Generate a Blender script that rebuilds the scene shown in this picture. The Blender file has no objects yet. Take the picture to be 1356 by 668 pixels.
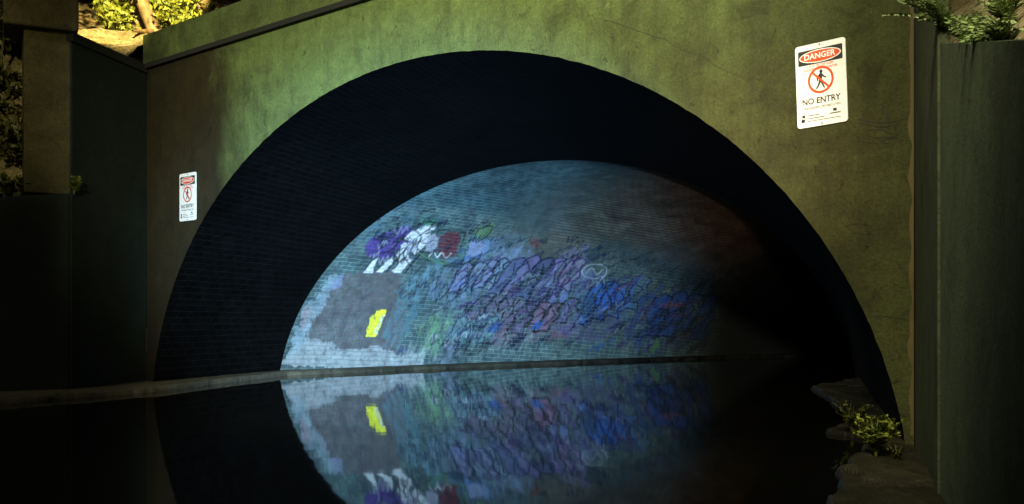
import bpy, math, random
import numpy as np
from mathutils import Vector
from mathutils import noise as mn
random.seed(7); rng=np.random.default_rng(7)
F=1356.0; CX=678.0; HY=425.0; CZ=0.88
scn=bpy.context.scene
scn.view_settings.view_transform='Standard'
scn.view_settings.look='None'
scn.view_settings.exposure=0
# ---------------------------------------------------------------- camera
cam=bpy.data.cameras.new("camera"); camo=bpy.data.objects.new("camera",cam)
scn.collection.objects.link(camo); scn.camera=camo
cam.sensor_width=36; cam.lens=36; cam.sensor_fit='HORIZONTAL'
cam.shift_y=(HY-334)/F; cam.clip_end=500; cam.clip_start=0.05
camo.location=(0,0,CZ); camo.rotation_euler=(math.radians(90),0,0)
# ---------------------------------------------------------------- world
w=bpy.data.worlds.new("World"); scn.world=w; w.use_nodes=True
nt=w.node_tree; bg=nt.nodes['Background']
sky=nt.nodes.new('ShaderNodeTexSky'); sky.sky_type='NISHITA'; sky.sun_disc=False
sky.sun_elevation=math.radians(2); sky.sun_rotation=math.radians(200)
nt.links.new(sky.outputs[0],bg.inputs[0]); bg.inputs[1].default_value=0.005

# ---------------------------------------------------------------- materials
class M:
    def __init__(s,name):
        s.m=bpy.data.materials.new(name); s.m.use_nodes=True
        s.t=s.m.node_tree; s.b=s.t.nodes['Principled BSDF']
    def n(s,t,**k):
        o=s.t.nodes.new(t)
        for a,v in k.items(): setattr(o,a,v)
        return o
    def l(s,a,b): s.t.links.new(a,b)
    def noise(s,scale,detail=6,rough=.6,vec=None,dist=0):
        o=s.n('ShaderNodeTexNoise'); o.inputs['Scale'].default_value=scale
        o.inputs['Detail'].default_value=min(detail,5); o.inputs['Roughness'].default_value=rough
        o.inputs['Distortion'].default_value=dist
        if vec is not None: s.l(vec,o.inputs['Vector'])
        return o.outputs['Fac']
    def ramp(s,fac,stops):
        r=s.n('ShaderNodeValToRGB'); e=r.color_ramp.elements
        while len(e)<len(stops): e.new(.5)
        for i,(p,c) in enumerate(stops):
            e[i].position=p; e[i].color=(*c,1) if len(c)==3 else c
        s.l(fac,r.inputs[0]); return r.outputs[0]
    def mix(s,fac,a,b,mode='MIX'):
        o=s.n('ShaderNodeMix',data_type='RGBA',blend_type=mode)
        for sock,v in ((o.inputs[0],fac),(o.inputs[6],a),(o.inputs[7],b)):
            if isinstance(v,(int,float)): sock.default_value=v
            elif isinstance(v,tuple): sock.default_value=(*v,1)
            else: s.l(v,sock)
        return o.outputs[2]
    def math(s,op,a,b):
        o=s.n('ShaderNodeMath',operation=op)
        for k,v in ((0,a),(1,b)):
            if isinstance(v,(int,float)): o.inputs[k].default_value=v
            else: s.l(v,o.inputs[k])
        return o.outputs[0]
    def bump(s,h,strength=.3,dist=.02,prev=None):
        o=s.n('ShaderNodeBump'); o.inputs['Strength'].default_value=strength
        o.inputs['Distance'].default_value=dist; s.l(h,o.inputs['Height'])
        if prev is not None: s.l(prev,o.inputs['Normal'])
        s.l(o.outputs[0],s.b.inputs['Normal']); return o.outputs[0]
    def obj(s):
        return s.n('ShaderNodeTexCoord').outputs['Object']
    def col(s,c):
        if isinstance(c,tuple): s.b.inputs['Base Color'].default_value=(*c,1)
        else: s.l(c,s.b.inputs['Base Color'])
    def rough(s,v): s.b.inputs['Roughness'].default_value=v

def plain(name,c,r=.6):
    m=M(name); v=m.obj(); f=m.noise(40,3,.5,v)
    m.col(m.mix(f,tuple(x*.8 for x in c),tuple(min(1,x*1.15) for x in c))); m.rough(r); return m.m

def painted_concrete(name,c1,c2,dark,stain=.5,sc=1.0,portal=False,rough=.75,wet=False,inner_shade=False):
    m=M(name); v=m.obj()
    big=m.noise(.7*sc,8,.65,v,.6); mid=m.noise(4*sc,8,.7,v); fine=m.noise(42,6,.75,v); vfine=m.noise(110,4,.7,v)
    blot=m.noise(1.9*sc,5,.75,v,1.2)
    c=m.ramp(big,[(.3,c2),(.62,c1)])
    c=m.mix(m.ramp(mid,[(.42,(0,0,0)),(.7,(.8,.8,.8))]),c,tuple(x*1.35 for x in c1))
    c=m.mix(1.0,c,m.ramp(blot,[(.34,(.62,.6,.55)),(.46,(.95,.95,.95)),(.60,(1.05,1.08,1.05)),(.70,(1.35,1.35,1.25))]),'MULTIPLY')
    mp=m.n('ShaderNodeMapping'); mp.inputs['Scale'].default_value=(5,5,.35); m.l(v,mp.inputs[0])
    st=m.noise(1.0,7,.7,mp.outputs[0])
    c=m.mix(m.ramp(st,[(.5,(0,0,0)),(.78,(stain,)*3)]),c,dark)
    ch=m.noise(9,9,.75,v,.4)
    c=m.mix(m.ramp(ch,[(.63,(0,0,0)),(.66,(.75,.75,.75))]),c,dark)
    c=m.mix(m.ramp(ch,[(.31,(.5,.5,.5)),(.34,(0,0,0))]),c,tuple(min(1,x*2.1) for x in c1))
    c=m.mix(1.0,c,m.ramp(fine,[(.3,(.66,.66,.66)),(.7,(1.3,1.3,1.28))]),'MULTIPLY')
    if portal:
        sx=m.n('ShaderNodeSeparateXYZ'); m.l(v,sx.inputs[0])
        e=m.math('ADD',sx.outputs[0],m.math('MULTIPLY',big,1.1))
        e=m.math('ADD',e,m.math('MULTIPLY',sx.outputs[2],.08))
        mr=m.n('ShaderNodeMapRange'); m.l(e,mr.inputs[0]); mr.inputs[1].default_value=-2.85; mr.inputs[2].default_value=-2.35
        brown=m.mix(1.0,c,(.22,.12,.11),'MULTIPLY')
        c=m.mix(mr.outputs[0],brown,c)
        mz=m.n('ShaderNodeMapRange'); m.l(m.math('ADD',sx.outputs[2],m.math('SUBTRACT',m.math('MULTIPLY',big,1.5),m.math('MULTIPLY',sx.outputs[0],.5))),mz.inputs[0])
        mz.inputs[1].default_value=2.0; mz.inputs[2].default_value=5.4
        c=m.mix(1.0,c,m.ramp(mz.outputs[0],[(0,(.85,.72,.64)),(.45,(1.15,1.12,1.0)),(1,(1.9,2.1,2.0))]),'MULTIPLY')  # crown brighter than the foot: lamp light put into the paint colour
    if wet or inner_shade:
        sx=m.n('ShaderNodeSeparateXYZ'); geo=m.n('ShaderNodeNewGeometry'); m.l(geo.outputs['Position'],sx.inputs[0])
    if wet:
        mw=m.n('ShaderNodeMapRange'); m.l(sx.outputs[2],mw.inputs[0]); mw.inputs[1].default_value=.01; mw.inputs[2].default_value=.085
        c=m.mix(1.0,c,m.ramp(mw.outputs[0],[(0,(.12,.11,.09)),(.55,(.45,.45,.4)),(1,(1.2,1.2,1.15))]),'MULTIPLY')
    if inner_shade:
        mw=m.n('ShaderNodeMapRange'); m.l(sx.outputs[0],mw.inputs[0]); mw.inputs[1].default_value=-3.4; mw.inputs[2].default_value=2.8
        c=m.mix(1.0,c,m.ramp(mw.outputs[0],[(0,(1,1,1)),(.12,(.5,.52,.5)),(1,(.03,.03,.03))]),'MULTIPLY')  # ledge fades inwards: the tunnel's darkness put into its colour
    m.col(c)
    h=m.mix(.6,mid,fine); b=m.bump(h,.95,.035); b=m.bump(vfine,.4,.008,b); m.bump(m.ramp(ch,[(.63,(0,0,0)),(.66,(1,1,1))]),.6,-.006,b)
    m.rough(rough); m.b.inputs['Specular IOR Level'].default_value=.3
    return m.m

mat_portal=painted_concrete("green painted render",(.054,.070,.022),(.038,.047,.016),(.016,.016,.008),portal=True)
mat_wing=painted_concrete("dark green painted concrete",(.056,.070,.034),(.040,.052,.027),(.02,.022,.012))
mat_wingS=painted_concrete("worn dark green paint",(.085,.115,.068),(.06,.085,.05),(.03,.035,.02),.3)
mat_wingL=painted_concrete("black-green painted concrete",(.010,.018,.012),(.007,.011,.008),(.004,.005,.004))  # black-green paint of the left walls
mat_pillar=painted_concrete("weathered pillar render",(.072,.064,.028),(.046,.04,.018),(.02,.018,.009))
mat_cope=painted_concrete("coping render",(.075,.100,.03),(.05,.066,.02),(.02,.02,.01))
mat_ledge=painted_concrete("wet ledge concrete",(.13,.115,.078),(.075,.066,.048),(.02,.018,.013),.3,2.0,rough=.6,inner_shade=True)
mat_ledgeR=painted_concrete("wet rubble concrete",(.085,.078,.052),(.032,.03,.02),(.008,.008,.006),.6,3.0,rough=.4,wet=True)
mat_dark=plain("dark seam",(.006,.006,.005),.9)
mat_rust=plain("rust stain",(.075,.055,.016),.8)

def brick_mat(name,c1,c2,mortar,paint):
    m=M(name); uv=m.n('ShaderNodeTexCoord').outputs['UV']; v=m.obj()
    wob=m.n('ShaderNodeTexNoise'); wob.inputs['Scale'].default_value=3; wob.inputs['Detail'].default_value=2; m.l(uv,wob.inputs['Vector'])
    vm=m.n('ShaderNodeVectorMath',operation='MULTIPLY_ADD'); m.l(wob.outputs['Color'],vm.inputs[0]); vm.inputs[1].default_value=(.03,.03,0); m.l(uv,vm.inputs[2])
    br=m.n('ShaderNodeTexBrick'); m.l(vm.outputs[0],br.inputs['Vector'])
    br.inputs['Scale'].default_value=1; br.inputs['Brick Width'].default_value=.215 if paint else .24
    br.inputs['Row Height'].default_value=.078 if paint else .09; br.inputs['Mortar Size'].default_value=.0075 if paint else .008
    br.inputs['Mortar Smooth'].default_value=.3; br.inputs['Bias'].default_value=0
    br.inputs['Color1'].default_value=(*c1,1); br.inputs['Color2'].default_value=(*c2,1); br.inputs['Mortar'].default_value=(*mortar,1)
    c=br.outputs['Color']
    big=m.noise(.6,8,.65,v,.5)
    c=m.mix(1.0,c,m.ramp(big,[(.3,(.4,.4,.4)),(.65,(1.2,1.2,1.2))]),'MULTIPLY')
    mid=m.noise(5,6,.7,v)
    c=m.mix(1.0,c,m.ramp(mid,[(.3,(.45,.45,.5)),(.7,(1.3,1.3,1.25))]),'MULTIPLY')
    if paint:
        ru=m.n('ShaderNodeAttribute',attribute_name='rust')
        mp=m.n('ShaderNodeMapping'); mp.inputs['Scale'].default_value=(1.1,2.6,1); m.l(uv,mp.inputs[0])
        stn=m.noise(1.2,8,.7,mp.outputs[0],.5)
        rc=m.ramp(stn,[(.3,(.07,.05,.035)),(.5,(.15,.11,.075)),(.7,(.24,.2,.15))])
        rc=m.mix(1.0,rc,m.ramp(br.outputs['Fac'],[(0,(1,1,1)),(1,(.25,.25,.25))]),'MULTIPLY')
        c=m.mix(ru.outputs['Fac'],c,rc)
        at=m.n('ShaderNodeAttribute',attribute_name='paint')
        wear=m.noise(11,8,.75,v,.3)
        pc=m.mix(1.0,at.outputs['Color'],m.ramp(mid,[(.3,(.6,.6,.6)),(.7,(1.2,1.2,1.2))]),'MULTIPLY')
        wf=m.math('MULTIPLY',at.outputs['Alpha'],m.ramp(wear,[(.34,(.3,.3,.3)),(.47,(1,1,1))]))
        wf=m.math('MULTIPLY',wf,m.ramp(br.outputs['Fac'],[(0,(1,1,1)),(1,(.7,.7,.7))]))
        c=m.mix(wf,c,pc)
        so_=m.n('ShaderNodeAttribute',attribute_name='shade')
        c=m.mix(so_.outputs['Fac'],c,(.006,.006,.007))  # brick and graffiti sink to near black, painted shade
    m.col(c)
    b=m.bump(br.outputs['Fac'],.8,-.014); m.bump(mid,.4,.015,b)
    m.rough(.8); m.b.inputs['Specular IOR Level'].default_value=.25 if paint else .06; return m.m
mat_b1=brick_mat("soot black brick",(.0020,.0021,.0021),(.0042,.0042,.0040),(.0098,.0092,.0088),False)  # entrance brick near black: dark of the unlit vault put into its colour
mat_b2=brick_mat("tunnel brick with graffiti",(.06,.11,.115),(.105,.165,.16),(.19,.26,.25),True)

def soil_mat():
    m=M("soil and leaf litter"); v=m.obj()
    a=m.noise(3,9,.7,v,.4); f=m.noise(30,6,.7,v)
    c=m.ramp(a,[(.3,(.09,.075,.03)),(.48,(.30,.24,.12)),(.62,(.55,.47,.30))])
    c=m.mix(m.ramp(f,[(.48,(0,0,0)),(.62,(.85,.85,.85))]),c,(.05,.06,.02))
    m.col(c); m.bump(f,.9,.05); m.rough(.95); return m.m
mat_soil=soil_mat()
def water_mat():
    m=M("still dark water"); v=m.obj()
    m.col((.004,.004,.003)); m.rough(.035); m.b.inputs['IOR'].default_value=1.27
    mp=m.n('ShaderNodeMapping'); mp.inputs['Scale'].default_value=(1,.6,1); m.l(v,mp.inputs[0])
    m.bump(m.noise(2.2,2,.5,mp.outputs[0]),.07,.02); return m.m
mat_water=water_mat()
def leaf_mat(name,c1,c2):
    m=M(name); v=m.obj(); f=m.noise(7,4,.6,v)
    m.col(m.ramp(f,[(.35,c1),(.65,c2)])); m.rough(.55)
    return m.m
mat_leafd=leaf_mat("dark foliage",(.03,.042,.008),(.11,.11,.02))
mat_leafy=leaf_mat("yellow green foliage",(.09,.13,.015),(.26,.29,.04))
mat_leafp=leaf_mat("pale green foliage",(.14,.22,.07),(.34,.40,.17))
mat_bark=leaf_mat("bark",(.08,.055,.03),(.30,.21,.11))

# ---------------------------------------------------------------- helpers
def link(o): scn.collection.objects.link(o)
def empty(name,loc,label,cat,group=None):
    e=bpy.data.objects.new(name,None); e.location=loc; e.empty_display_size=.2; link(e)
    e["label"]=label; e["category"]=cat
    if group: e["group"]=group
    return e
def mesh(name,verts,faces,mats,parent=None,smooth=False,label=None,cat=None,kind=None,uv=None,group=None):
    me=bpy.data.meshes.new(name)
    me.from_pydata([tuple(map(float,v)) for v in verts],[],[tuple(map(int,f)) for f in faces]); 
    if not isinstance(mats,(list,tuple)): mats=[mats]
    for m in mats: me.materials.append(m)
    if smooth: me.polygons.foreach_set('use_smooth',[True]*len(me.polygons))
    if uv is not None:
        l=me.uv_layers.new(name='UVMap'); idx=np.empty(len(me.loops),dtype=np.int32); me.loops.foreach_get('vertex_index',idx)
        l.data.foreach_set('uv',np.asarray(uv,dtype=np.float32)[idx].ravel())
    me.update()
    o=bpy.data.objects.new(name,me); link(o)
    if parent is not None:
        o.parent=parent; o.location=-parent.location
    if label: o["label"]=label
    if cat: o["category"]=cat
    if kind: o["kind"]=kind
    if group: o["group"]=group
    return o
def recenter(o):
    me=o.data; n=len(me.vertices); c=np.empty(n*3); me.vertices.foreach_get('co',c); c=c.reshape(-1,3)
    p=np.array([c[:,0].mean(),c[:,1].mean(),c[:,2].min()]); me.vertices.foreach_set('co',(c-p).ravel()); me.update()
    o.location=tuple(p)
class Geo:
    def __init__(s): s.v=[]; s.f=[]
    def quad(s,*p):
        b=len(s.v); s.v+=list(p); s.f.append(tuple(range(b,b+len(p))))
    def box8(s,p):
        b=len(s.v); s.v+=list(p)
        for f in ((3,2,1,0),(4,5,6,7),(0,1,5,4),(1,2,6,5),(2,3,7,6),(3,0,4,7)): s.f.append(tuple(b+i for i in f))
    def wallseg(s,a,b,th,z0,za,zb):
        d=Vector((b[0]-a[0],b[1]-a[1])).normalized(); n=Vector((-d.y,d.x))*th
        s.box8([(a[0],a[1],z0),(b[0],b[1],z0),(b[0]+n.x,b[1]+n.y,z0),(a[0]+n.x,a[1]+n.y,z0),
                (a[0],a[1],za),(b[0],b[1],zb),(b[0]+n.x,b[1]+n.y,zb),(a[0]+n.x,a[1]+n.y,za)])
    def strip(s,path,rs,seg=7):
        path=[Vector(p) for p in path]; b=len(s.v)
        for i,p in enumerate(path):
            t=(path[min(i+1,len(path)-1)]-path[max(i-1,0)]).normalized()
            u=t.orthogonal().normalized(); q=t.cross(u)
            for k in range(seg):
                a=2*math.pi*k/seg; s.v.append(tuple(p+(u*math.cos(a)+q*math.sin(a))*rs[i]))
        for i in range(len(path)-1):
            for k in range(seg):
                k2=(k+1)%seg; s.f.append((b+i*seg+k,b+i*seg+k2,b+(i+1)*seg+k2,b+(i+1)*seg+k))
def bevel(o,wd=.015,seg=2):
    m=o.modifiers.new("bevel",'BEVEL'); m.width=wd; m.segments=seg; m.limit_method='ANGLE'; m.angle_limit=math.radians(40)

# ---------------------------------------------------------------- portal plane geometry
K=.875; D0=9.34; KL=math.sqrt(1+K*K); T=(1/KL,-K/KL); N=(-K/KL,-1/KL)
def WP(X,Z,off=0): return (X+N[0]*off, D0-K*X+N[1]*off, Z)
XC=-1.02; HX=3.74; Z0=-.5; HZ=3.99; XL=-4.84; XR=2.73; AX=.3; DK=16.65
ZS=4.21; ZT=4.66
th0=.05
def arch(n): return np.linspace(th0,math.pi-th0,n)
tunnel=empty("tunnel",(XC,D0-K*XC,0),"green rendered tunnel portal with brick lined arched vault over dark water","tunnel")
g=Geo(); NA=241; ths=arch(NA)
ax0=XC+HX*np.cos(ths); az0=Z0+HZ*np.sin(ths)
rr_=np.array([mn.fractal(Vector((i*.5,2,5)),1,2,4)*.008 for i in range(NA)]); az=az0+rr_*np.sin(ths); ax=ax0+rr_*np.cos(ths)*.5
nz_=6
for i in range(NA-1):
    a,b=i,i+1
    for k in range(nz_):
        t0,t1=k/nz_,(k+1)/nz_
        z=lambda q,t: (az[q])+(ZS-az[q])*t
        g.quad(WP(ax[b],z(b,t0)),WP(ax[a],z(a,t0)),WP(ax[a],z(a,t1)),WP(ax[b],z(b,t1)))
g.quad(WP(ax[0],az[0]),WP(XR,az[0]),WP(XR,ZS),WP(ax[0],ZS))
g.quad(WP(XL,az[-1]),WP(ax[-1],az[-1]),WP(ax[-1],ZS),WP(XL,ZS))
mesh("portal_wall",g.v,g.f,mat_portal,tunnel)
g=Geo()
g.box8([WP(XL-.02,ZS+.05,-.5),WP(XR,ZS+.05,-.5),WP(XR,ZS+.05,.05),WP(XL-.02,ZS+.05,.05),
        WP(XL-.02,ZT,-.5),WP(XR,ZT,-.5),WP(XR,ZT,.05),WP(XL-.02,ZT,.05)])
bevel(mesh("coping",g.v,g.f,mat_cope,tunnel),.02)
g=Geo(); g.box8([WP(XL,ZS-.01,-.3),WP(XR,ZS-.01,-.3),WP(XR,ZS-.01,.075),WP(XL,ZS-.01,.075),
        WP(XL,ZS+.048,-.3),WP(XR,ZS+.048,-.3),WP(XR,ZS+.048,.075),WP(XL,ZS+.048,.075)])
mesh("drip_moulding",g.v,g.f,mat_dark,tunnel)

# entrance vault
NR=60; vv=[];uvs=[];ff=[]
arc=np.concatenate([[0],np.cumsum(np.hypot(np.diff(4.5*np.cos(ths)),np.diff(HZ*np.sin(ths))))])
for r in range(NR+1):
    f=r/NR; wgt=max(0,1-r/2)
    for i in range(NA):
        Xa=ax0[i]*(1-wgt)+ax[i]*wgt; Za=az0[i]*(1-wgt)+az[i]*wgt
        Y=D0-K*Xa; L=(DK-Y)*f
        vv.append((Xa+AX*L,Y+L,Za)); uvs.append(((Y+L)*1.044,arc[i]))
for r in range(NR):
    for i in range(NA-1):
        a=r*NA+i; ff.append((a,a+1,a+NA+1,a+NA))
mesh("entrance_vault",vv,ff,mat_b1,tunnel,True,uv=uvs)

# ---------------------------------------------------------------- graffiti paint (albedo only)
cx0,cy0,cx1,cy1=340,185,1080,500; S=2
CW=(cx1-cx0)*S; CH=(cy1-cy0)*S
C=np.zeros((CH,CW,4),dtype=np.float32)
def nfield(cell,seed,ay=1.0,shear=0):
    r=np.random.default_rng(seed); gh,gw=int(CH/cell/ay)+4,CW//cell+400//cell+8; gr=r.random((gh,gw))
    Y,X=np.mgrid[0:CH,0:CW].astype(float); yy=Y/(cell*ay); xx=(X+shear*Y)/cell; xx-=min(0,xx.min())
    y0=yy.astype(int); x0=np.minimum(xx.astype(int),gw-2)
    fy=(yy-y0); fx=np.clip(xx-x0,0,1); fy=fy*fy*(3-2*fy); fx=fx*fx*(3-2*fx)
    return gr[y0,x0]*(1-fy)*(1-fx)+gr[y0,x0+1]*(1-fy)*fx+gr[y0+1,x0]*fy*(1-fx)+gr[y0+1,x0+1]*fy*fx
NB=(nfield(60,1)*.5+nfield(22,2)*.3+nfield(8,3)*.2); NF=(nfield(14,4)*.5+nfield(5,5)*.3+nfield(3,6)*.2)
NS=nfield(9,7,5,.35)*.6+nfield(4,8,6,.35)*.4
def comp(sl,col,a):
    al=a[...,None]; old=C[sl]
    na=al+old[...,3:4]*(1-al)
    rgb=(np.array(col,dtype=np.float32)*al+old[...,:3]*old[...,3:4]*(1-al))/np.maximum(na,1e-5)
    C[sl]=np.concatenate([rgb,na],-1)
def blob(pts,col,a=.9,edge=3.0,worn=.35,streak=False):
    P=np.array([((x-cx0)*S,(y-cy0)*S) for x,y in pts]); m=int(edge*5+6)
    x0=max(0,int(P[:,0].min())-m);x1=min(CW,int(P[:,0].max())+m);y0=max(0,int(P[:,1].min())-m);y1=min(CH,int(P[:,1].max())+m)
    if x1<=x0 or y1<=y0: return
    sl=(slice(y0,y1),slice(x0,x1)); yy,xx=np.mgrid[y0:y1,x0:x1].astype(float)
    xx+= (NF[sl]-.5)*edge*6; yy+=(NB[sl]-.5)*edge*8
    ins=np.zeros(xx.shape,bool); n=len(P)
    for i in range(n):
        xa,ya=P[i];xb,yb=P[(i+1)%n]
        if ya==yb: continue
        c=((ya>yy)!=(yb>yy))&(xx<(xb-xa)*(yy-ya)/(yb-ya)+xa); ins^=c
    al=ins*a*np.clip((NF[sl]-worn+.12)/.14,.25,1)
    if streak: al=al*np.clip((NS[sl]-.35)/.25,.1,1)
    comp(sl,col,al)
def stroke(pts,wd,col,a=.9,smooth=True):
    P=[np.array(((x-cx0)*S,(y-cy0)*S)) for x,y in pts]; Q=[]
    for i in range(len(P)-1):
        p0=P[max(i-1,0)];p1=P[i];p2=P[i+1];p3=P[min(i+2,len(P)-1)]
        if smooth:
            for t in np.linspace(0,1,5,endpoint=False):
                Q.append(.5*((2*p1)+(-p0+p2)*t+(2*p0-5*p1+4*p2-p3)*t*t+(-p0+3*p1-3*p2+p3)*t**3))
        else: Q.append(p1)
    Q.append(P[-1]); Q=np.array(Q); r=wd*S/2
    x0=max(0,int(Q[:,0].min()-r-3));x1=min(CW,int(Q[:,0].max()+r+3));y0=max(0,int(Q[:,1].min()-r-3));y1=min(CH,int(Q[:,1].max()+r+3))
    if x1<=x0 or y1<=y0: return
    sl=(slice(y0,y1),slice(x0,x1)); yy,xx=np.mgrid[y0:y1,x0:x1].astype(float); D=np.full(xx.shape,1e9)
    for i in range(len(Q)-1):
        A=Q[i];B=Q[i+1]-Q[i];l=max(B@B,1e-6); t=np.clip(((xx-A[0])*B[0]+(yy-A[1])*B[1])/l,0,1)
        D=np.minimum(D,np.hypot(xx-A[0]-t*B[0],yy-A[1]-t*B[1]))
    comp(sl,col,a*np.clip(r+.7-D,0,1)*np.clip((NF[sl]-.15)/.2,.4,1))
R=random.Random(3)
def scrib(x,y,wd,h,col,sw=1.6,n=5,a=.9,sl=-.25,lean=.35):
    pts=[]
    for i in range(n*2):
        t=i/(n*2-1); pts.append((x+wd*t+R.uniform(-.14,.14)*wd+(0 if i%2 else h*lean), y+sl*wd*t+(h*R.uniform(.6,1) if i%2 else h*R.uniform(0,.4))))
    stroke(pts,sw,col,a,R.random()<.5)
PUR=(.09,.045,.24); NAVY=(.008,.011,.045); BLK=(.005,.005,.010); WHT=(.78,.78,.76); LIL=(.24,.24,.42); BLU=(.03,.10,.36); RED=(.28,.03,.04)
GRN=(.10,.26,.10); YEL=(1,.95,.04); GRY=(.125,.112,.115); TEAL=(.10,.27,.30); MAR=(.13,.02,.035)
blob([(456,364),(480,362),(500,366),(530,366),(541,390),(534,412),(538,440),(522,474),(470,474),(430,476),(402,462),(404,430),(424,398)],GRY,.92,7,.2)
blob([(373,490),(382,455),(420,448),(452,462),(500,462),(560,470),(560,490),(373,492)],(.36,.38,.38),.85,7,.2)
blob([(378,470),(402,412),(438,364),(454,362),(436,392),(415,425),(398,470)],(.28,.36,.40),.7,6,.35)
blob([(440,372),(456,360),(450,380),(436,386)],(.28,.28,.5),.5,3,.3); blob([(395,430),(408,404),(414,410),(402,440)],(.45,.25,.25),.4,3,.4)
for (x,y,a,b,c,al) in [(548,405,26,70,TEAL,.35),(575,440,22,36,(.2,.36,.24),.45),(612,440,20,40,(.2,.32,.38),.45),(640,430,40,40,(.13,.16,.25),.5),(600,360,50,40,(.15,.27,.32),.4),
    (520,300,60,30,(.11,.2,.24),.4),(660,360,50,40,LIL,.45),(745,380,40,50,LIL,.5),(700,420,80,34,(.15,.09,.15),.55),(630,335,30,22,(.22,.27,.46),.5),
    (555,470,40,12,(.36,.4,.36),.5),(780,440,50,24,(.14,.07,.11),.55),(820,340,60,26,(.06,.09,.10),.5),(700,310,60,24,(.08,.13,.12),.4),(800,400,60,50,(.04,.08,.22),.5),(890,420,60,46,(.02,.05,.18),.6)]:
    for q in range(2):
        dx,dy=R.uniform(-.3,.3)*a,R.uniform(-.3,.3)*b
        pts=[(x+dx+a*math.cos(k*.7)*R.uniform(.5,1.1)-.45*b*math.sin(k*.7),y+dy+b*math.sin(k*.7)*R.uniform(.6,1.1)) for k in range(9)]
        blob(pts,tuple(v_*R.uniform(.75,1.25) for v_ in c),al,7,.42,True)
# purple and white piece
blob([(483,326),(494,314),(510,306),(536,299),(550,306),(542,326),(524,338),(504,344),(486,340)],PUR,.95,2.2,.1)
blob([(500,318),(512,310),(522,312),(514,324),(504,328)],(.04,.03,.12),.85,2,.1)
for pts in ([(536,318),(546,307),(560,300),(577,299),(575,305),(558,311),(546,322)],[(556,310),(572,307),(566,322),(550,338),(544,332)],[(524,334),(534,322),(546,322),(542,340),(530,350)],
            [(480,362),(494,346),(502,342),(496,354),(492,364)],[(498,362),(512,346),(522,338),(520,350),(508,362)],[(518,362),(534,344),(548,340),(538,356),(528,363)]):
    blob(pts,WHT,.95,1.6,.15)
blob([(556,294),(566,291),(580,292),(578,298),(561,299)],(.05,.26,.12),.8,2,.2)
stroke([(530,314),(540,324),(534,338),(544,352)],1.8,BLK,.95); stroke([(548,304),(558,314),(552,328),(560,334)],1.5,NAVY,.95); stroke([(512,360),(532,336),(548,318),(568,304)],1.4,BLK,.9)
stroke([(484,356),(500,338),(520,330),(540,306),(560,296),(578,296),(578,312),(566,328),(552,342),(536,362)],1.8,BLK,.9)
for _ in range(22): scrib(R.uniform(484,540),R.uniform(300,342),R.uniform(8,22),R.uniform(6,16),R.choice([BLK,NAVY,(.05,.03,.14),NAVY,(.3,.3,.45),BLK]),R.uniform(.9,1.6),3,.85)
# red and green piece
blob([(582,314),(596,308),(611,311),(607,326),(600,338),(586,342),(579,333)],MAR,.95,2,.1)
blob([(566,312),(578,309),(580,322),(572,334),(562,332)],(.45,.42,.5),.8,2,.2)
stroke([(556,336),(575,346),(598,349),(613,338),(619,318)],2,GRN); stroke([(568,340),(574,334),(579,341),(585,335),(591,342),(597,336)],1.6,WHT)
stroke([(563,310),(580,306),(598,304),(615,309),(610,328)],1.5,BLK); stroke([(590,318),(598,324),(592,332)],1.3,BLK)
blob([(628,306),(642,298),(658,297),(654,308),(640,317),(630,319)],(.13,.24,.09),.7,2.5,.3)
blob([(618,322),(634,318),(646,326),(640,338),(622,340)],(.3,.32,.5),.7,3,.3)
stroke([(626,320),(634,304),(652,300),(646,312),(630,322)],1.3,BLK)
# yellow buff
blob([(489,420),(500,411),(512,410),(507,420),(505,432),(497,446),(485,447),(486,436),(489,428)],YEL,1,1.6,.02)
blob([(496,440),(503,420),(509,417),(504,430),(500,444)],(.85,.85,.6),.8,2,.05)
for _ in range(70):
    x=R.uniform(488,850); y=R.uniform(262+(.2*(x-488)),338+max(0,x-700)*.1) 
    scrib(x,y,R.uniform(8,26),R.uniform(4,10),R.choice([BLK,NAVY,(.02,.04,.08),(.02,.05,.05)]),R.uniform(.9,1.5),R.choice([3,4,5]),.85)
def band(x,y,wd,h,fills,line,n,lean=.6,slope=-.1,aF=.85,lw=2.1):
    L=[]
    for i in range(n):
        cx=x+wd*(i+.5)/n+R.uniform(-3,3); cyy=y+slope*(cx-x)+R.uniform(-4,4); hw=wd/n*R.uniform(.55,.8); hh=h*R.uniform(.8,1.1)
        sh=lambda px_,py_,cx=cx,cyy=cyy,hw=hw,hh=hh: (cx+px_*hw+(hh/2-py_*hh)*lean, cyy+py_*hh)
        pts=[sh(-.8,.05),sh(-.1,-.03),sh(.7,.08),sh(.55,.3),sh(.95,.5),sh(.4,.72),sh(.75,.98),sh(-.2,.9),sh(-.9,1.0),sh(-.6,.6),sh(-1,.4)]
        pts=[(a+R.uniform(-2,2),b+R.uniform(-2.5,2.5)) for a,b in pts]
        blob(pts,R.choice(fills),aF,2.5,.26,R.random()<.3); L.append((pts,sh))
    for pts,sh in L:
        stroke(pts+pts[:1],lw*R.uniform(.8,1.25),line,.95,R.random()<.3)
        stroke([sh(-.4,R.uniform(.1,.3)),sh(.4,R.uniform(.3,.5)),sh(-.3,R.uniform(.5,.8))],lw*.9,line,.9,False)
band(606,350,58,44,[(.18,.24,.40),(.2,.28,.38),LIL],NAVY,4)
band(620,394,98,44,[(.15,.11,.19),(.10,.09,.19),(.22,.16,.27)],BLK,5,.8)
band(666,346,70,56,[(.18,.14,.30),(.1,.11,.24),LIL],NAVY,4,.8)
band(724,350,40,50,[(.30,.30,.46),LIL,(.28,.2,.33)],(.04,.02,.10),3,.6)
band(768,376,86,60,[(.03,.10,.38),(.035,.13,.42),(.025,.08,.28)],(.006,.008,.05),4,.5,-.1,.92)
band(858,392,88,58,[(.02,.07,.30),(.03,.09,.36)],(.005,.007,.04),4,.4,-.05,.92)
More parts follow.
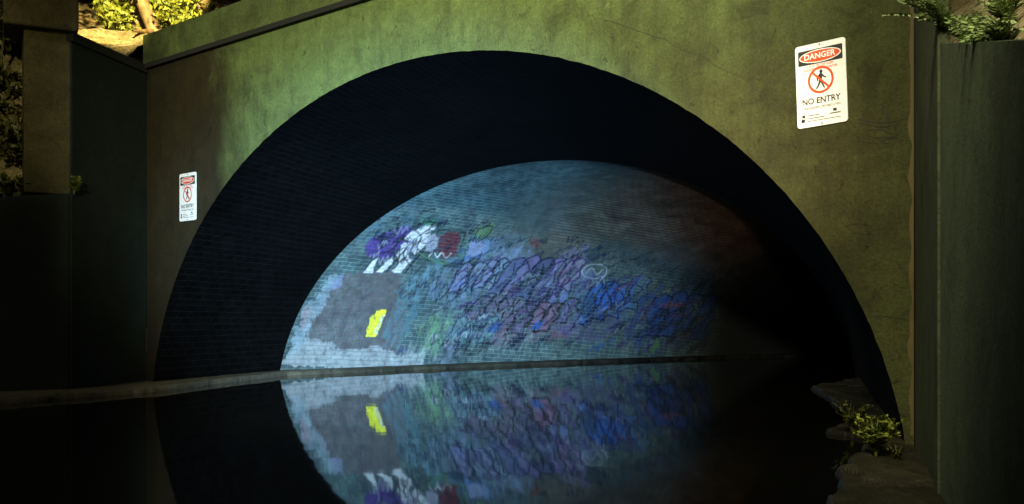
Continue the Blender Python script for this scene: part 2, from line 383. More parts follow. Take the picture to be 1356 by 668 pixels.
band(686,406,70,38,[(.19,.07,.11),(.10,.06,.16),(.22,.11,.19)],BLK,4,.6)
band(598,424,54,36,[(.12,.18,.27),(.16,.28,.30)],(.02,.04,.08),4,.5)
stroke([(770,360),(778,352),(792,350),(803,355),(800,366),(786,369),(774,366),(770,360)],1.2,(.45,.45,.5))
stroke([(776,362),(784,355),(790,364),(798,357)],1.1,(.45,.45,.5))
for _ in range(84):
    x=R.uniform(575,940); y=R.uniform(336+max(0,(x-760)*.18),456)
    scrib(x,y,R.uniform(10,34),R.uniform(8,30),R.choice([NAVY,BLK,NAVY,BLK,(.05,.03,.11),BLU,(.02,.04,.06)]),R.uniform(1.0,2.2),R.choice([2,3,4]),.85,lean=.7)
for _ in range(50):
    scrib(R.uniform(560,880),R.uniform(345,460),R.uniform(8,24),R.uniform(6,16),R.choice([LIL,TEAL,(.25,.27,.4),(.18,.08,.12),(.2,.3,.3),(.3,.35,.36)]),R.uniform(.8,1.3),R.choice([2,3]),.6)
for _ in range(56):
    x=R.uniform(520,650); y=R.uniform(345,462)
    scrib(x,y,R.uniform(8,24),R.uniform(6,18),R.choice([NAVY,BLK,(.03,.08,.09),(.4,.45,.5),(.04,.06,.15),(.02,.04,.06)]),R.uniform(.8,1.6),R.choice([2,3,4]),.8)
for _ in range(22): scrib(R.uniform(398,480),R.uniform(370,458),R.uniform(8,20),R.uniform(5,14),R.choice([(.05,.06,.08),(.2,.22,.25)]),.9,3,.5)
blob([(700,318),(714,314),(716,328),(702,330)],(.2,.03,.03),.45,3,.3)
blob([(858,462),(872,448),(874,458),(864,468)],GRN,.8,2,.2)
for _ in range(6): scrib(R.uniform(870,930),R.uniform(395,450),R.uniform(10,24),8,(.3,.08,.04),1.1,3,.6)
sl=(slice(0,CH),slice(0,CW)); yyc,xxc=np.mgrid[0:CH,0:CW]; 
zone=np.clip((yyc/S+cy0-330)/60,0,1)*np.clip((xxc/S+cx0-520)/30,0,1)*np.clip((900-(xxc/S+cx0))/100,0,1)
comp(sl,(.02,.03,.05),(np.clip((.32-NS)/.1,0,1)*.45*zone).astype(np.float32))
comp(sl,(.14,.21,.22),(np.clip((NS-.70)/.1,0,1)*.35*zone).astype(np.float32))

# inner vault loft
Lp=np.array([(-3.78,16.65),(-2.2,18.25),(-.3,20.0),(2,21.9),(4.7,23.9),(8,25.8),(13,27),(22,27)],float)
L0x=float(ax0[-1]+AX*(DK-(D0-K*ax0[-1]))); R0x=float(ax0[0]+AX*(DK-(D0-K*ax0[0])))
Lp[0]=(L0x,DK)
Rp=np.array([(R0x,16.65),(6.5,16.95),(7.5,17.2),(8.6,17.5),(10,17.8),(12,18),(15,18),(22,18)],float)
def cr(P,t):
    n=len(P)-1; t=min(max(t,0),n-1e-6); i=int(t); f=t-i
    p0=P[max(i-1,0)];p1=P[i];p2=P[i+1];p3=P[min(i+2,n)]
    return .5*((2*p1)+(-p0+p2)*f+(2*p0-5*p1+4*p2-p3)*f*f+(-p0+3*p1-3*p2+p3)*f**3)
tt=np.concatenate([np.linspace(0,4.6,700,endpoint=False),np.linspace(4.6,7,50)])
th2=np.concatenate([np.linspace(th0,math.pi*.33,24,endpoint=False),np.linspace(math.pi*.33,math.pi-th0,310)])
ct=np.cos(th2)/math.cos(th0); st=Z0+HZ*np.sin(th2); n2=len(th2)
arc2=np.concatenate([[0],np.cumsum(np.hypot(np.diff(4.4*np.cos(th2)),np.diff(HZ*np.sin(th2))))])
V=np.zeros((len(tt),n2,3)); UV=np.zeros((len(tt),n2,2)); s=0; prev=None
for r,t in enumerate(tt):
    l=cr(Lp,t); q=cr(Rp,t); c=(l+q)/2; h=(q-l)/2
    if prev is not None: s+=np.linalg.norm((.65*l+.35*q)-prev)
    prev=.65*l+.35*q
    V[r,:,0]=c[0]+h[0]*ct; V[r,:,1]=c[1]+h[1]*ct; V[r,:,2]=st; UV[r,:,0]=s; UV[r,:,1]=arc2
Sarr=UV[:,:,0].copy()
TH=np.broadcast_to(th2,(len(tt),n2))
px=CX+F*V[...,0]/V[...,1]; py=HY-F*(V[...,2]-CZ)/V[...,1]
ix=(px-cx0)*S; iy=(py-cy0)*S
okm=(ix>0)&(ix<CW-2)&(iy>0)&(iy<CH-2)&(TH>math.pi*.42)
ixc=np.clip(ix,0,CW-2); iyc=np.clip(iy,0,CH-2); i0=ixc.astype(int); j0=iyc.astype(int); fx=(ixc-i0)[...,None]; fy=(iyc-j0)[...,None]
col=C[j0,i0]*(1-fx)*(1-fy)+C[j0,i0+1]*fx*(1-fy)+C[j0+1,i0]*(1-fx)*fy+C[j0+1,i0+1]*fx*fy
col[~okm]=0
def sst(x,a,b): 
    t=np.clip((x-a)/(b-a),0,1); return t*t*(3-2*t)
rust=sst(Sarr-1.5*(TH-1.7),.6,3.6)*(1-sst(TH,2.2,2.6))
shade=.97*sst(Sarr+.5*np.sin(TH*5),6.2,9.6)*sst(TH,1.7,2.3)  # far wall darkens with depth: fading light painted into the brick
idx=np.arange(len(tt)*n2).reshape(len(tt),n2)
Q=np.stack([idx[:-1,:-1],idx[:-1,1:],idx[1:,1:],idx[1:,:-1]],-1).reshape(-1,4)
# courses dip slightly as the vault turns, like real laid brickwork on a bend
UV[:,:,1]+= -.045*UV[:,:,0]**1.3
me=bpy.data.meshes.new("inner_vault"); me.vertices.add(V.shape[0]*n2); me.vertices.foreach_set('co',V.reshape(-1).astype(np.float32))
me.loops.add(Q.size); me.loops.foreach_set('vertex_index',Q.ravel().astype(np.int32))
me.polygons.add(len(Q)); me.polygons.foreach_set('loop_start',np.arange(0,Q.size,4,dtype=np.int32)); me.polygons.foreach_set('loop_total',np.full(len(Q),4,dtype=np.int32))
me.polygons.foreach_set('use_smooth',np.ones(len(Q),dtype=bool)); me.update(calc_edges=True)
uvl=me.uv_layers.new(name='UVMap'); uvl.data.foreach_set('uv',UV.reshape(-1,2)[Q.ravel()].astype(np.float32).ravel())
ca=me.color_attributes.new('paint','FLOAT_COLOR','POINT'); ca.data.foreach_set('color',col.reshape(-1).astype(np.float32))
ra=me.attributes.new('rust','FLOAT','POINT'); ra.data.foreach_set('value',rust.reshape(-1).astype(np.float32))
ra=me.attributes.new('shade','FLOAT','POINT'); ra.data.foreach_set('value',shade.reshape(-1).astype(np.float32))
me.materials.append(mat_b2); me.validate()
iv=bpy.data.objects.new("inner_vault",me); link(iv); iv.parent=tunnel; iv.location=-tunnel.location
iv["label"]="blue-lit curving brick vault covered in graffiti"
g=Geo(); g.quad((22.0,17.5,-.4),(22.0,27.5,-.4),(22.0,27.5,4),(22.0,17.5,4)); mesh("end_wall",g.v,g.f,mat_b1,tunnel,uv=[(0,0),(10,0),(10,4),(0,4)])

# ---------------------------------------------------------------- wing walls, pillar
A=(XL,D0-K*XL); B=(-5.16,12.0); Cc=(-5.95,11.57); Cd=(-9.5,9.6)
ww=empty("wing_wall",(B[0],B[1],0),"tall dark green concrete return wall beside the tunnel mouth","wall")
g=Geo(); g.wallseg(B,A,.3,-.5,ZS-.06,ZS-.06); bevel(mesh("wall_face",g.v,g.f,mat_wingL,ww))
g=Geo(); g.wallseg((B[0]+.03,B[1]-.03),(A[0]+.03,A[1]-.01),.36,ZS-.058,ZS+.05,ZS+.05); bevel(mesh("wall_coping",g.v,g.f,mat_dark,ww),.01)
g=Geo(); g.wallseg(Cc,(B[0]-.01,B[1]-.006),.45,-.5,2.27,2.38); g.wallseg(Cd,(Cc[0]-.002,Cc[1]),.45,-.5,2.1,2.27)
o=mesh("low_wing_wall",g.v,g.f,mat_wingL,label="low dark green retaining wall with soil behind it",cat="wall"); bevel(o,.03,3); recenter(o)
dl=Vector((Cc[0]-B[0],Cc[1]-B[1])).normalized()
pil=empty("pillar",(B[0]+dl.x*.25,B[1]+.2,2.38),"brown rendered square pillar with wide cap on retaining wall","pillar")
pa=(B[0]-.012+dl.x*.50,B[1]+.012+dl.y*.50); pb=(B[0]-.012,B[1]+.012)
g=Geo(); g.wallseg(pa,pb,.42,2.36,4.27,4.27); bevel(mesh("shaft",g.v,g.f,mat_pillar,pil),.015)
pa2=(pa[0]+dl.x*.20+.03,pa[1]+dl.y*.20-.10); pb2=(pb[0]-dl.x*.12+.02,pb[1]-dl.y*.12-.14)
g=Geo(); g.wallseg(pa2,pb2,.72,4.25,4.85,4.85); bevel(mesh("cap",g.v,g.f,mat_pillar,pil),.03)
Dp=(XR,D0-K*XR); E=(2.09,5.03); Fp=(1.47,3.0); G=(.93,1.25)
g=Geo(); g.wallseg(E,(Dp[0]+.006,Dp[1]-.0),-.05,-.5,4.66,4.66)
o=mesh("wing_wall",g.v,g.f,mat_wing,label="tall green concrete pier meeting the portal corner",cat="wall"); recenter(o)
g=Geo(); E2=(E[0]+.012,E[1]-.004); g.wallseg(Fp,E2,-.14,-.5,1.70,2.24); g.wallseg(G,(Fp[0],Fp[1]-.002),-.14,-.5,1.2,1.70)
o=mesh("sloping_wing_wall",g.v,g.f,mat_wingS,label="dark green painted retaining wall sloping down beside the water",cat="wall"); recenter(o)
g=Geo(); n=60
for i in range(n):
    z0=.1+i*.076; z1=z0+.076; f_=lambda k:max(.008,.02+.035*mn.noise(Vector((k*.45,1,1))))
    g.quad(WP(XR-f_(i),z0,.004),WP(XR-.002,z0,.004),WP(XR-.002,z1,.004),WP(XR-f_(i+1),z1,.004))
mesh("rust_streak",g.v,g.f,mat_rust,tunnel)

# ---------------------------------------------------------------- scratched marks on the wall
mat_scr=plain("scratch dark",(.022,.024,.010),.9)
def cv(x,y,off=.004):
    k=(x-CX)/F; d=D0/(1+K*k); return Vector(WP(k*d,(HY-y)*d/F+CZ,off))
def scratch(lst,wd):
    g=Geo()
    for pts in lst:
        pp=[]
        for (x0,y0),(x1,y1) in zip(pts[:-1],pts[1:]):
            for t in (0,.33,.66): pp.append((x0+(x1-x0)*t+R.uniform(-.7,.7),y0+(y1-y0)*t+R.uniform(-.7,.7)))
        pp.append(pts[-1]); P=[cv(*p) for p in pp]; b=len(g.v)
        for i,p in enumerate(P):
            d=(P[min(i+1,len(P)-1)]-P[max(i-1,0)]).normalized(); nn=Vector((N[0],N[1],0)).cross(d)*wd/2*R.uniform(.4,1.3)
            g.v+= [tuple(p-nn),tuple(p+nn)]
        for i in range(len(P)-1): g.f.append((b+2*i,b+2*i+2,b+2*i+3,b+2*i+1))
    mesh("scratched_mark",g.v,g.f,mat_scr,tunnel)
scratch([[(1080,286),(1080,276),(1090,274),(1092,288)]],.007); scratch([[(1097,283),(1098,272),(1106,270)]],.007)
scratch([[(1112,288),(1118,278),(1126,290),(1134,276)]],.007); scratch([[(1120,300),(1138,296)]],.006)
for q in range(7): scratch([[(R.uniform(1135,1165),158+q*5),(R.uniform(1160,1170),160+q*5+R.uniform(-4,4)),(R.uniform(1172,1195),158+q*5+R.uniform(-4,4))]],R.uniform(.004,.012))
scratch([[(800,26),(830,36),(870,50),(880,52),(902,66),(930,74),(955,92),(985,104),(1004,122)]],.005)
scratch([[(1160,418),(1180,420),(1202,424)]],.004)
for q in range(26):
    x=R.uniform(480,1190); y=R.uniform(20,420)
    if ((x-640)/530)**2+((y-500)/440)**2<1.08: continue
    if 1040<x<1130 and y<180: continue
    scratch([[(x,y),(x+R.uniform(-3,3),y+R.uniform(2,7))]],R.uniform(.005,.02))

# ---------------------------------------------------------------- ledges
def sm2(x,y,sd): return mn.fractal(Vector((x*2.2,y*2.2,sd)),1,2,4)
back=[(-9.8,9.8),(-5.95,11.8),(-5.2,12.25),(-4.9,13.7),(-4.2,15.5),(L0x-.15,DK)]
front=[(-9.3,8.9),(-5.45,10.85),(-4.85,11.8),(-4.43,12.7),(-4.05,14.6),(-3.62,16.45)]
for t in np.linspace(.3,6.2,20):
    l=cr(Lp,t); l2=cr(Lp,t+.05)-cr(Lp,t-.05); l2/=np.linalg.norm(l2); nn=np.array([l2[1],-l2[0]])
    back.append(tuple(l-nn*.15)); front.append(tuple(l+nn*max(.1,.32-.045*t)))
v=[];f=[];SB=30; NCR=7
for i in range(len(back)-1):
    for k in range(SB):
        t=k/SB; b_=Vector([back[i][j]*(1-t)+back[i+1][j]*t for j in (0,1)]); f_=Vector([front[i][j]*(1-t)+front[i+1][j]*t for j in (0,1)])
        dd=(f_-b_).normalized(); f_=f_+dd*(.10*sm2(f_.x*.6,f_.y*.6,4))
        for c_ in range(NCR):
            u=c_/(NCR-1); p=b_.lerp(f_,u); z=.084-.02*u+.006*mn.fractal(Vector((p.x*1.5,p.y*1.5,5)),1,2,3)
            v.append((p.x,p.y,z))
        v.append((f_.x+dd.x*.02,f_.y+dd.y*.02,.035)); v.append((f_.x,f_.y,-.4))
W_=NCR+2; nn=len(v)//W_
for i in range(nn-1):
    for k in range(W_-1): a=i*W_+k; f.append((a,a+1,a+W_+1,a+W_))
o=mesh("ledge",v,f,mat_ledge,smooth=True,label="narrow cracked concrete ledge along the foot of the wall",cat="ledge"); recenter(o)
def gp(x,y,z): d=(CZ-z)*F/(y-HY); return ((x-CX)*d/F,d)
v=[];f=[]; ny,nx_=360,140
for j in range(ny):
    y=2.6+(15.5-2.6)*(j/(ny-1))**1.15
    xw=.541+.307*y if y<7 else 2.69+.3*(y-7.0)+.05
    wid=np.interp(y,[2.6,4.0,4.7,5.2,5.8,6.6,7.1,7.6,8.0,8.6,9.3,10.2,11,12.2,13.2,14.2,15.2],[.60,.56,.52,.46,.46,.34,.28,.32,.60,.34,.26,.40,.5,.62,.72,.4,-.1])
    for i in range(nx_):
        u=i/(nx_-1); x=xw+.05-u*(wid+.5); dd=(xw-x)+.06*mn.fractal(Vector((x*3,y*2,14)),1,2,5)+.02*mn.fractal(Vector((x*12,y*9,3)),1,2,3)
        edge=float(sst(np.array(dd),wid-.02,wid+.06))
        z=.05-.13*edge
        q=mn.cell(Vector((x*3.2+.4*mn.noise(Vector((x*3,y*3,0))),y*1.7,1)))       # broken slab levels
        z+=.016*(q-.5)+.014*mn.fractal(Vector((x*3.1,y*2.0,4)),1,2,5)+.005*mn.fractal(Vector((x*26,y*20,2)),1,2,3)
        v.append((x,y,z))
for j in range(ny-1):
    for i in range(nx_-1): a=j*nx_+i; f.append((a,a+nx_,a+nx_+1,a+1))
o=mesh("ledge",v,f,mat_ledgeR,label="low rough wet concrete bank with puddles beside the wall",cat="ledge"); recenter(o)

# ---------------------------------------------------------------- ground, water, embankments
g=Geo(); g.quad((-150,-60,-.6),(150,-60,-.6),(150,200,-.6),(-150,200,-.6)); mesh("ground",g.v,g.f,mat_soil,kind="structure",label="muddy channel bed and surrounding ground",cat="ground")
g=Geo(); g.quad((-14,-6,0),(24,-6,0),(24,30,0),(-14,30,0)); mesh("water",g.v,g.f,mat_water,kind="structure",label="still black water reflecting the tunnel",cat="water")
def hn(x,y): return mn.fractal(Vector((x*.9,y*.9,0)),1,2,5)*.18+mn.fractal(Vector((x*4,y*4,3)),1,2,3)*.05
def lowline(x):
    if x>Cc[0]: return B[1]+(x-B[0])*(Cc[1]-B[1])/(Cc[0]-B[0])
    return Cc[1]+(x-Cc[0])*(Cd[1]-Cc[1])/(Cd[0]-Cc[0])
def zbase(t): 
    sm=min(1,t/1.8); sm=sm*sm*(3-2*sm); return 2.2+2.0*sm+.24*min(t,9)+.5*max(0,t-5)*(1 if t<12 else 0)+(3.5 if t>=12 else 0)
xs=np.linspace(-14,-4.9,90); tsb=np.concatenate([np.linspace(.2,6,70),np.linspace(6.5,40,24)])
v=[];f=[]
for j,t in enumerate(tsb):
    lim=-5.32+min(1.55,max(0,t))*.2
    if t>1.62: lim+=min(1.2,(t-1.62)*3)
    for i,x in enumerate(xs):
        xx=-14+(x+14)/9.1*(lim+14); y=lowline(min(xx,-5.16))+t
        v.append((xx,y,zbase(t)+hn(xx,y)))
nx=len(xs)
for j in range(len(tsb)-1):
    for i in range(nx-1): a=j*nx+i; f.append((a,a+1,a+nx+1,a+nx))
mesh("embankment",v,f,mat_soil,smooth=True,kind="structure",label="soil embankment with leaf litter behind the wall",cat="embankment")
v=[];f=[]; Xs=np.linspace(XL-.1,26,70); Ts=np.linspace(.35,24,50)
for j,t in enumerate(Ts):
    for i,x in enumerate(Xs):
        y=D0-K*min(x,XR+1.5)+t if x<XR+1.5 else D0-K*(XR+1.5)+t
        v.append((x,y,4.5+.30*t+hn(x,y)))
nx=len(Xs)
for j in range(len(Ts)-1):
    for i in range(nx-1): a=j*nx+i; f.append((a,a+1,a+nx+1,a+nx))
mesh("embankment",v,f,mat_soil,smooth=True,kind="structure",label="grassy soil bank above the tunnel",cat="embankment")
def zR(y,t): return (1.17+(y-1.2)*.28 if y<5.03 else 2.24+min(2,(y-5.03))*.45)-.05+.95*(t-.1)/(1+.12*t)
v=[];f=[]; Ys=np.linspace(.8,7.2,60); Ts=np.concatenate([np.linspace(.1,2,40),np.linspace(2.2,12,14)])
for j,y in enumerate(Ys):
    xw=.541+.307*y
    for i,t in enumerate(Ts):
        x=xw+t; v.append((x,y,zR(y,t)+hn(x,y)*.4))
nx=len(Ts)
for j in range(len(Ys)-1):
    for i in range(nx-1): a=j*nx+i; f.append((a,a+1,a+nx+1,a+nx))
mesh("embankment",v,f,mat_soil,smooth=True,kind="structure",label="soil bank behind the sloping retaining wall",cat="embankment")

# ---------------------------------------------------------------- signs
def sign(X,Z,tilt,label):
    e=empty("warning_sign",WP(X,Z-.3,.01),label,"sign","no entry signs fixed to the tunnel portal")
    ct_,st_=math.cos(tilt),math.sin(tilt)
    def Lc(a,b,off): 
        a2=a*ct_-b*st_; b2=a*st_+b*ct_
        return (X+T[0]*a2+N[0]*off, D0-K*X+T[1]*a2+N[1]*off, Z+b2)
    def rr(w_,h_,r,cx=0,cy=0):
        return [(cx+sx*(w_/2-r+r*math.cos(math.radians(q))),cy+sy*(h_/2-r+r*math.sin(math.radians(q)))) for (sx,sy,qs) in
                 ((1,1,range(0,91,15)),(-1,1,range(90,-1,-15)),(-1,-1,range(0,91,15)),(1,-1,range(90,-1,-15))) for q in qs]
    def flat(lst,off):
        g=Geo()
        for p in lst: g.quad(*[Lc(a,b,off) for a,b in p])
        return g
    P=rr(.38,.60,.022); g=Geo(); n=len(P)
    g.v=[Lc(a,b,.016) for a,b in P]+[Lc(a,b,.008) for a,b in P]; g.f=[tuple(range(n)),tuple(range(2*n-1,n-1,-1))]+[(i,i+n,(i+1)%n+n,(i+1)%n) for i in range(n)]
    mesh("panel",g.v,g.f,mat_sw,e)
    g=flat([rr(.335,.108,.008,0,.205)],.018); mesh("warning_band",g.v,g.f,mat_sk,e)
    el=lambda a,b,cx,cy,n=40:[(cx+a*math.cos(2*math.pi*k/n),cy+b*math.sin(2*math.pi*k/n)) for k in range(n)]
    g=flat([el(.158,.047,0,.205)],.0195); mesh("oval_border",g.v,g.f,mat_sw,e)
    g=flat([el(.15,.040,0,.205)],.021); mesh("warning_oval",g.v,g.f,mat_sr,e)
    cy=.03; g=Geo(); n=48
    for k in range(n):
        a,b=2*math.pi*k/n,2*math.pi*(k+1)/n
        g.quad(*[Lc(r*math.cos(q),cy+r*math.sin(q),.0195) for r,q in ((.098,a),(.098,b),(.081,b),(.081,a))])
    d=math.radians(-45); ux,uy=math.cos(d),math.sin(d)
    g.quad(*[Lc(ux*p-uy*q,cy+uy*p+ux*q,.0225) for p,q in ((-.083,-.0075),(.083,-.0075),(.083,.0075),(-.083,.0075))])
    mesh("prohibition_ring",g.v,g.f,mat_sr,e)
    def cap(x0,y0,x1,y1,r0,r1):
        ang=math.atan2(y1-y0,x1-x0); p=[]
        for k in range(9): a=ang+math.pi/2+math.pi*k/8; p.append((x0+r0*math.cos(a),y0+r0*math.sin(a)))
        for k in range(9): a=ang-math.pi/2+math.pi*k/8; p.append((x1+r1*math.cos(a),y1+r1*math.sin(a)))
        return p
    figs=[el(.0125,.0125,.004,cy+.058,20),cap(.002,cy+.034,-.002,cy+.000,.013,.011),cap(.0,cy-.002,.014,cy-.034,.008,.006),cap(.014,cy-.034,.026,cy-.062,.006,.005),
          cap(-.003,cy-.002,-.014,cy-.034,.008,.006),cap(-.014,cy-.034,-.032,cy-.060,.006,.005),cap(-.006,cy+.036,-.026,cy+.014,.006,.005),cap(-.026,cy+.014,-.022,cy-.006,.005,.004),
          cap(.01,cy+.036,.026,cy+.018,.006,.005),cap(.026,cy+.018,.040,cy+.010,.005,.004)]
    g=Geo()
    for i,p in enumerate(figs): g.quad(*[Lc(a,b,.0195+.00012*i) for a,b in p])
    mesh("walking_figure",g.v,g.f,mat_sk,e)
    def text(body,size,cx,cy,off,mat,name,width=None,bold=0.0):
        cu=bpy.data.curves.new(name,'FONT'); cu.body=body; cu.size=size; cu.align_x='CENTER'; cu.align_y='CENTER'; cu.offset=bold*size; cu.resolution_u=3
        to=bpy.data.objects.new("tmp",cu); link(to); bpy.context.view_layer.update()
        dg=bpy.context.evaluated_depsgraph_get(); m2=bpy.data.meshes.new_from_object(to.evaluated_get(dg))
        bpy.data.objects.remove(to); 
        vs=[v.co.copy() for v in m2.vertices]; fs=[tuple(p.vertices) for p in m2.polygons]
        xs_=[q.x for q in vs]; wx=max(xs_)-min(xs_); sc=(width/wx) if width else 1; mx=(max(xs_)+min(xs_))/2
        bpy.data.meshes.remove(m2)
        mesh(name,[Lc(cx+(q.x-mx)*sc,cy+q.y,off) for q in vs],fs,mat,e)
    text("DANGER",.058,0,.205,.0225,mat_sw,"danger_lettering",.235,.02)
    text("LACK OF OXYGEN",.024,0,.137,.0185,mat_sr,"hazard_lettering",.20,.012)
    text("SUDDEN RISING WATER",.024,0,.112,.0185,mat_sr,"hazard_lettering",.255,.012)
    text("NO ENTRY",.062,0,-.118,.0185,mat_sk,"entry_lettering",.29,.022)
    text("TRESPASSERS PROSECUTED",.021,0,-.165,.0185,mat_sk,"notice_lettering",.285,.01)
    g=flat([[(-.155,-.235),(-.128,-.24),(-.132,-.262),(-.158,-.262)],[(-.15,-.212),(-.13,-.206),(-.126,-.23),(-.15,-.228)],[(.085,-.192),(.112,-.192),(.112,-.212),(.085,-.212)],
            [(.06,-.222),(.14,-.222),(.14,-.229),(.06,-.229)],[(-.11,-.215),(-.02,-.215),(-.02,-.220),(-.11,-.220)],[(-.11,-.236),(.02,-.236),(.02,-.241),(-.11,-.241)],
            [(-.11,-.256),(.14,-.256),(.14,-.260),(-.11,-.260)]],.0185); mesh("owner_mark",g.v,g.f,mat_sk,e)
    for bx,by in ((0,.285),(0,-.285)):
        g=Geo(); c=Vector(Lc(bx,by,.0)); nn=Vector((N[0],N[1],0)); g.strip([c+nn*.012,c+nn*.022,c+nn*.0225],[.008,.008,.001],10); mesh("bolt",g.v,g.f,mat_bolt,e)
mat_sw=plain("white sign enamel",(.80,.82,.82),.4); mat_sk=plain("sign black",(.02,.02,.02),.4); mat_sr=plain("sign red",(.62,.07,.02),.4); mat_bolt=plain("bolt steel",(.3,.3,.28),.4)
sign(2.235,2.587,math.radians(2),"white danger no entry sign bolted to green wall, faintly tilted")
sign(-4.073,2.44,0,"white danger no entry sign on dark brown wall beside the arch")

# ---------------------------------------------------------------- vegetation
def leaves(centers,radii,n,size,seed,elong=2.0,droop=.3):
    r=np.random.default_rng(seed); v=[];f=[]
    for _ in range(n):
        k=r.integers(len(centers)); c=np.array(centers[k]); d=r.normal(size=3); d/=np.linalg.norm(d); rad=radii[k]*r.random()**.45
        p=c+d*rad*np.array([1,1,.8]); a=r.normal(size=3); a/=np.linalg.norm(a); b=np.cross(a,r.normal(size=3)); b/=np.linalg.norm(b)
        s_=size*r.uniform(.6,1.3); q=len(v)
        v+=[tuple(p-a*s_*elong/2),tuple(p+b*s_/2),tuple(p+a*s_*elong/2-np.array([0,0,droop*s_])),tuple(p-b*s_/2)]; f.append((q,q+1,q+2,q+3))
    return v,f
def fern(name,base,h,spread,nst,leaf,mat,seed,label,cat,dirs=None):
    r=random.Random(seed); g=Geo(); base=Vector(base)
    for i in range(nst):
        a=r.uniform(0,2*math.pi); out=Vector((math.cos(a),math.sin(a),0))*spread*r.uniform(.3,1)
        if dirs: out=Vector(dirs)*spread*r.uniform(.5,1.2)+out*.5
        hh=h*r.uniform(.6,1.1); p=[]
        for k in range(9):
            t=k/8; p.append(base+out*(t**1.2)+Vector((0,0,hh*(t*1.25-.45*t*t*(1+r.uniform(0,.2))))))
        g.strip(p,[.004*(1-.7*k/8)+.0008 for k in range(9)],4)
        for k in range(2,9):
            for sgn in (-1,1):
                for _ in range(2):
                    t=(p[k]-p[k-1]); d=t.normalized(); sd=d.cross(Vector((0,0,1)))
                    if sd.length<.1: sd=Vector((1,0,0))
                    sd.normalize(); l=leaf*r.uniform(.6,1.2)*(1.15-.07*k); q=p[k]-t*r.random()
                    dr=(sd*sgn+d*.7+Vector((r.uniform(-.3,.3),r.uniform(-.3,.3),r.uniform(-.3,.4)))).normalized(); w_=dr.cross(d+Vector((.1,.2,.9))).normalized()*l*.28
                    g.quad(tuple(q),tuple(q+dr*l*.5+w_),tuple(q+dr*l),tuple(q+dr*l*.5-w_))
    o=mesh(name,g.v,g.f,mat,label=label,cat=cat); recenter(o); return o
b1=gp(1160,598,.06); fern("plant",(b1[0],b1[1],.03),.30,.17,42,.058,mat_leafy,1,"leafy green weed growing from the ledge","plant")
b1=gp(1128,568,.06); fern("plant",(b1[0],b1[1],.03),.28,.16,26,.042,mat_leafd,2,"small dark fern on the ledge","plant")
b1=gp(1195,604,.06); fern("plant",(b1[0]-.03,b1[1],.03),.12,.07,8,.03,mat_leafd,12,"small weed sprig at foot of wall","plant")
fern("plant",(-5.12,11.97,2.36),.26,.14,16,.06,mat_leafy,3,"small fern sprouting at the pillar base","plant",(.4,-.6,0))
for k,(x,s_) in enumerate([(-5.65,4),(-5.8,5),(-6.0,6),(-6.2,7)]):
    fern("grass_tuft",(x,lowline(x)+.16,2.26),.38,.2,30,.07,mat_leafy,s_,"tuft of green weeds on top of the retaining wall","grass",(0,-.3,0))
for k,(y,t,h_,sd) in enumerate([(5.0,.14,.16,21),(4.75,.15,.18,22),(4.5,.12,.16,23),(4.25,.12,.16,24),(4.9,.34,.22,25),(4.05,.1,.16,26),(4.6,.3,.2,28),(3.85,.1,.16,29),(4.4,.24,.18,30),(4.15,.2,.18,32),(3.7,.12,.16,33)]):
    x=.541+.307*y+t; z=zR(y,t)+.01
    fern("shrub",(x,y,z),h_,.17,14,.044,mat_leafp,sd,"pale green leafy shrub spilling over the retaining wall","shrub",(-.5,-.4,-.15))
fern("shrub",(2.14,5.0,2.30),.20,.34,14,.045,mat_leafp,41,"pale trailing stems reaching across the green pier","shrub",(-.75,-.15,0))
def tree(base,h,seed,lean,leafm,label,crown_r=1.3,n=2200,size=.08):
    r=random.Random(seed); e=empty("tree",base,label,"tree"); g=Geo(); b=Vector(base); p=[]
    for k in range(9):
        t=k/8; p.append(b+Vector((lean[0]*t+.12*math.sin(t*5+seed),lean[1]*t+.1*math.cos(t*4+seed),h*t-.15)))
    g.strip(p,[.12*(1-.6*k/8)+(.05 if k==0 else 0) for k in range(9)],9); cs=[];rs=[]
    for i in range(10):
        k=r.randint(2,8); a=r.uniform(0,2*math.pi); L=r.uniform(.7,1.5); q=[p[k]+Vector((math.cos(a)*L*s,math.sin(a)*L*s,L*.6*s+.1*math.sin(s*6))) for s in (0,.25,.5,.75,1)]
        g.strip(q,[.05,.04,.03,.02,.008],6); cs.append(tuple(q[-1])); rs.append(r.uniform(.35,.7)*crown_r/1.3)
        cs.append(tuple(q[2])); rs.append(r.uniform(.25,.45))
    for i in range(7):
        a=r.uniform(0,6.28); q=[b+Vector((math.cos(a)*s,math.sin(a)*s,.15-.25*s)) for s in (0,.2,.45,.8)]; g.strip(q,[.07,.05,.035,.015],6)
    mesh("trunk",g.v,g.f,mat_bark,e,True); v,f=leaves(cs,rs,n,size,seed); mesh("crown",v,f,leafm,e)
def zL(x,y): return zbase(y-lowline(min(x,-5.16)))+hn(x,y)
for (x,y,h,sd,ln,mt) in [(-6.0,15.9,2.8,1,(.3,.2),mat_leafy),(-5.35,15.4,2.4,2,(-.5,.3),mat_leafy),(-5.0,15.8,2.2,4,(.4,.2),mat_leafy),(-7.3,16.4,3,3,(.4,0),mat_leafd),(-5.4,17.6,3,5,(.5,0),mat_leafy),(-8.6,14.6,3,8,(.2,0),mat_leafd)]:
    tree((x,y,zL(x,y)-.05),h,sd,ln,mt,"gnarled small tree with exposed roots on the bank")
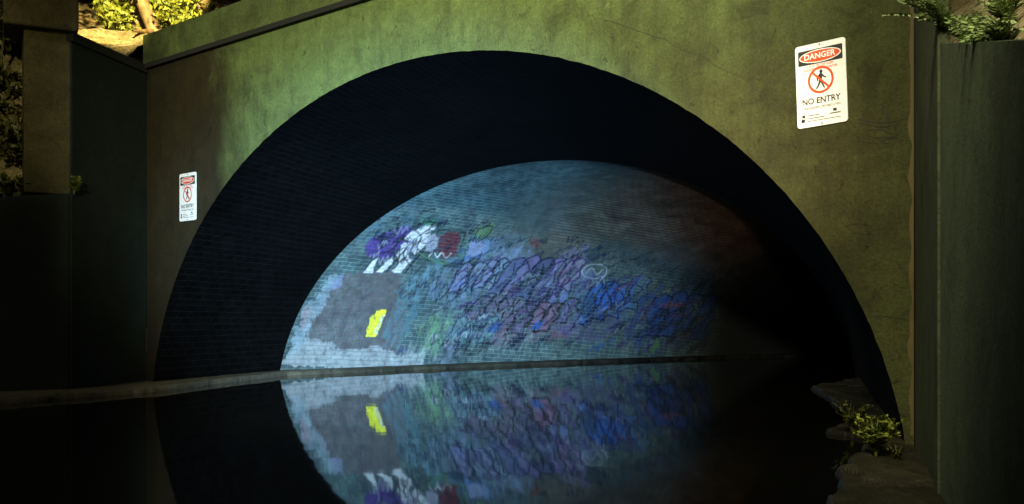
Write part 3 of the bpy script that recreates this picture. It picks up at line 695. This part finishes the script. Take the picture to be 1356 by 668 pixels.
def bush(c,r_,sd,mt,label,n=1800,size=.06):
    rr=random.Random(sd); cs=[(c[0]+rr.uniform(-r_,r_)*.7,c[1]+rr.uniform(-r_,r_)*.6,c[2]+rr.uniform(-.6,1)*r_) for _ in range(9)]
    v,f=leaves(cs,[r_*rr.uniform(.3,.55) for _ in cs],n,size,sd); g=Geo()
    for q in cs: g.strip([(c[0],c[1],c[2]-r_),((c[0]+q[0])/2,(c[1]+q[1])/2,(c[2]+q[2])/2-.1),q],[.025,.015,.005],5)
    b=len(v); v+=g.v; f+=[tuple(i+b for i in q) for q in g.f]
    o=mesh("bush",v,f,mt,label=label,cat="bush"); recenter(o)
bush((-6.2,12.4,3.1),.75,11,mat_leafd,"dense dark green bush behind the pillar",3600)
bush((-6.4,12.6,4.0),.9,12,mat_leafd,"dense dark green bush behind the pillar",4200)
bush((-7.2,12.4,3.4),.9,13,mat_leafd,"dense dark green bush behind the pillar",2600)
bush((-6.1,12.5,4.9),.7,17,mat_leafd,"dense dark green bush behind the pillar",3000)
bush((-5.85,15.2,5.2),.35,14,mat_leafy,"low yellow green shrub on the bank",900,.045)
bush((-5.0,15.2,5.35),.45,15,mat_leafy,"low yellow green shrub on the bank",1300,.045)
bush((-5.4,16.4,5.9),.7,16,mat_leafy,"low yellow green shrub on the bank",1800,.05)

# ---------------------------------------------------------------- lights (spots are unseen, set out of frame)
def spot(name,loc,tgt,e,col,ang,blend,rad=.1,sc=(1,1,1)):
    l=bpy.data.lights.new(name,'SPOT'); l.energy=e; l.color=col; l.spot_size=math.radians(ang); l.spot_blend=blend; l.shadow_soft_size=rad
    o=bpy.data.objects.new(name,l); link(o); o.location=loc; o.rotation_euler=(Vector(tgt)-Vector(loc)).to_track_quat('-Z','Y').to_euler(); o.scale=sc; return o
spot("unseen_torch",(.1,-.4,1.5),(-1.5,18.5,1.7),33000,(.30,.62,1.0),33,.95,.06,(1,.8,1))
spot("unseen_torch",(.3,-.4,1.3),(4.0,19.0,3.1),2600,(1,.68,.48),14,1,.06)  # second warm spot, added to bring out the brown ceiling
spot("unseen_spot",(-2.6,-1.0,4.6),(-.7,10.0,3.2),9800,(1,.97,.66),46,.6,.15)
spot("unseen_spot",(-3,-2,7),(1.6,8.0,1.9),3600,(1,.92,.62),50,1,.3)  # added weak spot to bring up the right of the portal
spot("unseen_spot",(-3.9,9.5,7.2),(-5.5,15.3,5.2),9500,(1,.76,.28),30,.6,.12)
spot("unseen_spot",(-5.2,6.5,5.6),(-6.4,12.4,3.5),420,(1,.85,.4),34,1,.12)  # added spot to brighten the foliage by the pillar
spot("unseen_spot",(.6,1.5,4.8),(2.2,4.6,2.3),620,(1,.92,.55),50,.9,.1)  # added spot so the plants on the right bank show
sun=bpy.data.lights.new("fill_sun",'SUN'); sun.energy=.35; sun.angle=math.radians(.5); sun.color=(1,.88,.62); so=bpy.data.objects.new("fill_sun",sun); link(so)  # weak warm fill added to lift the darkest walls
so.rotation_euler=(math.radians(50),0,math.radians(-20))
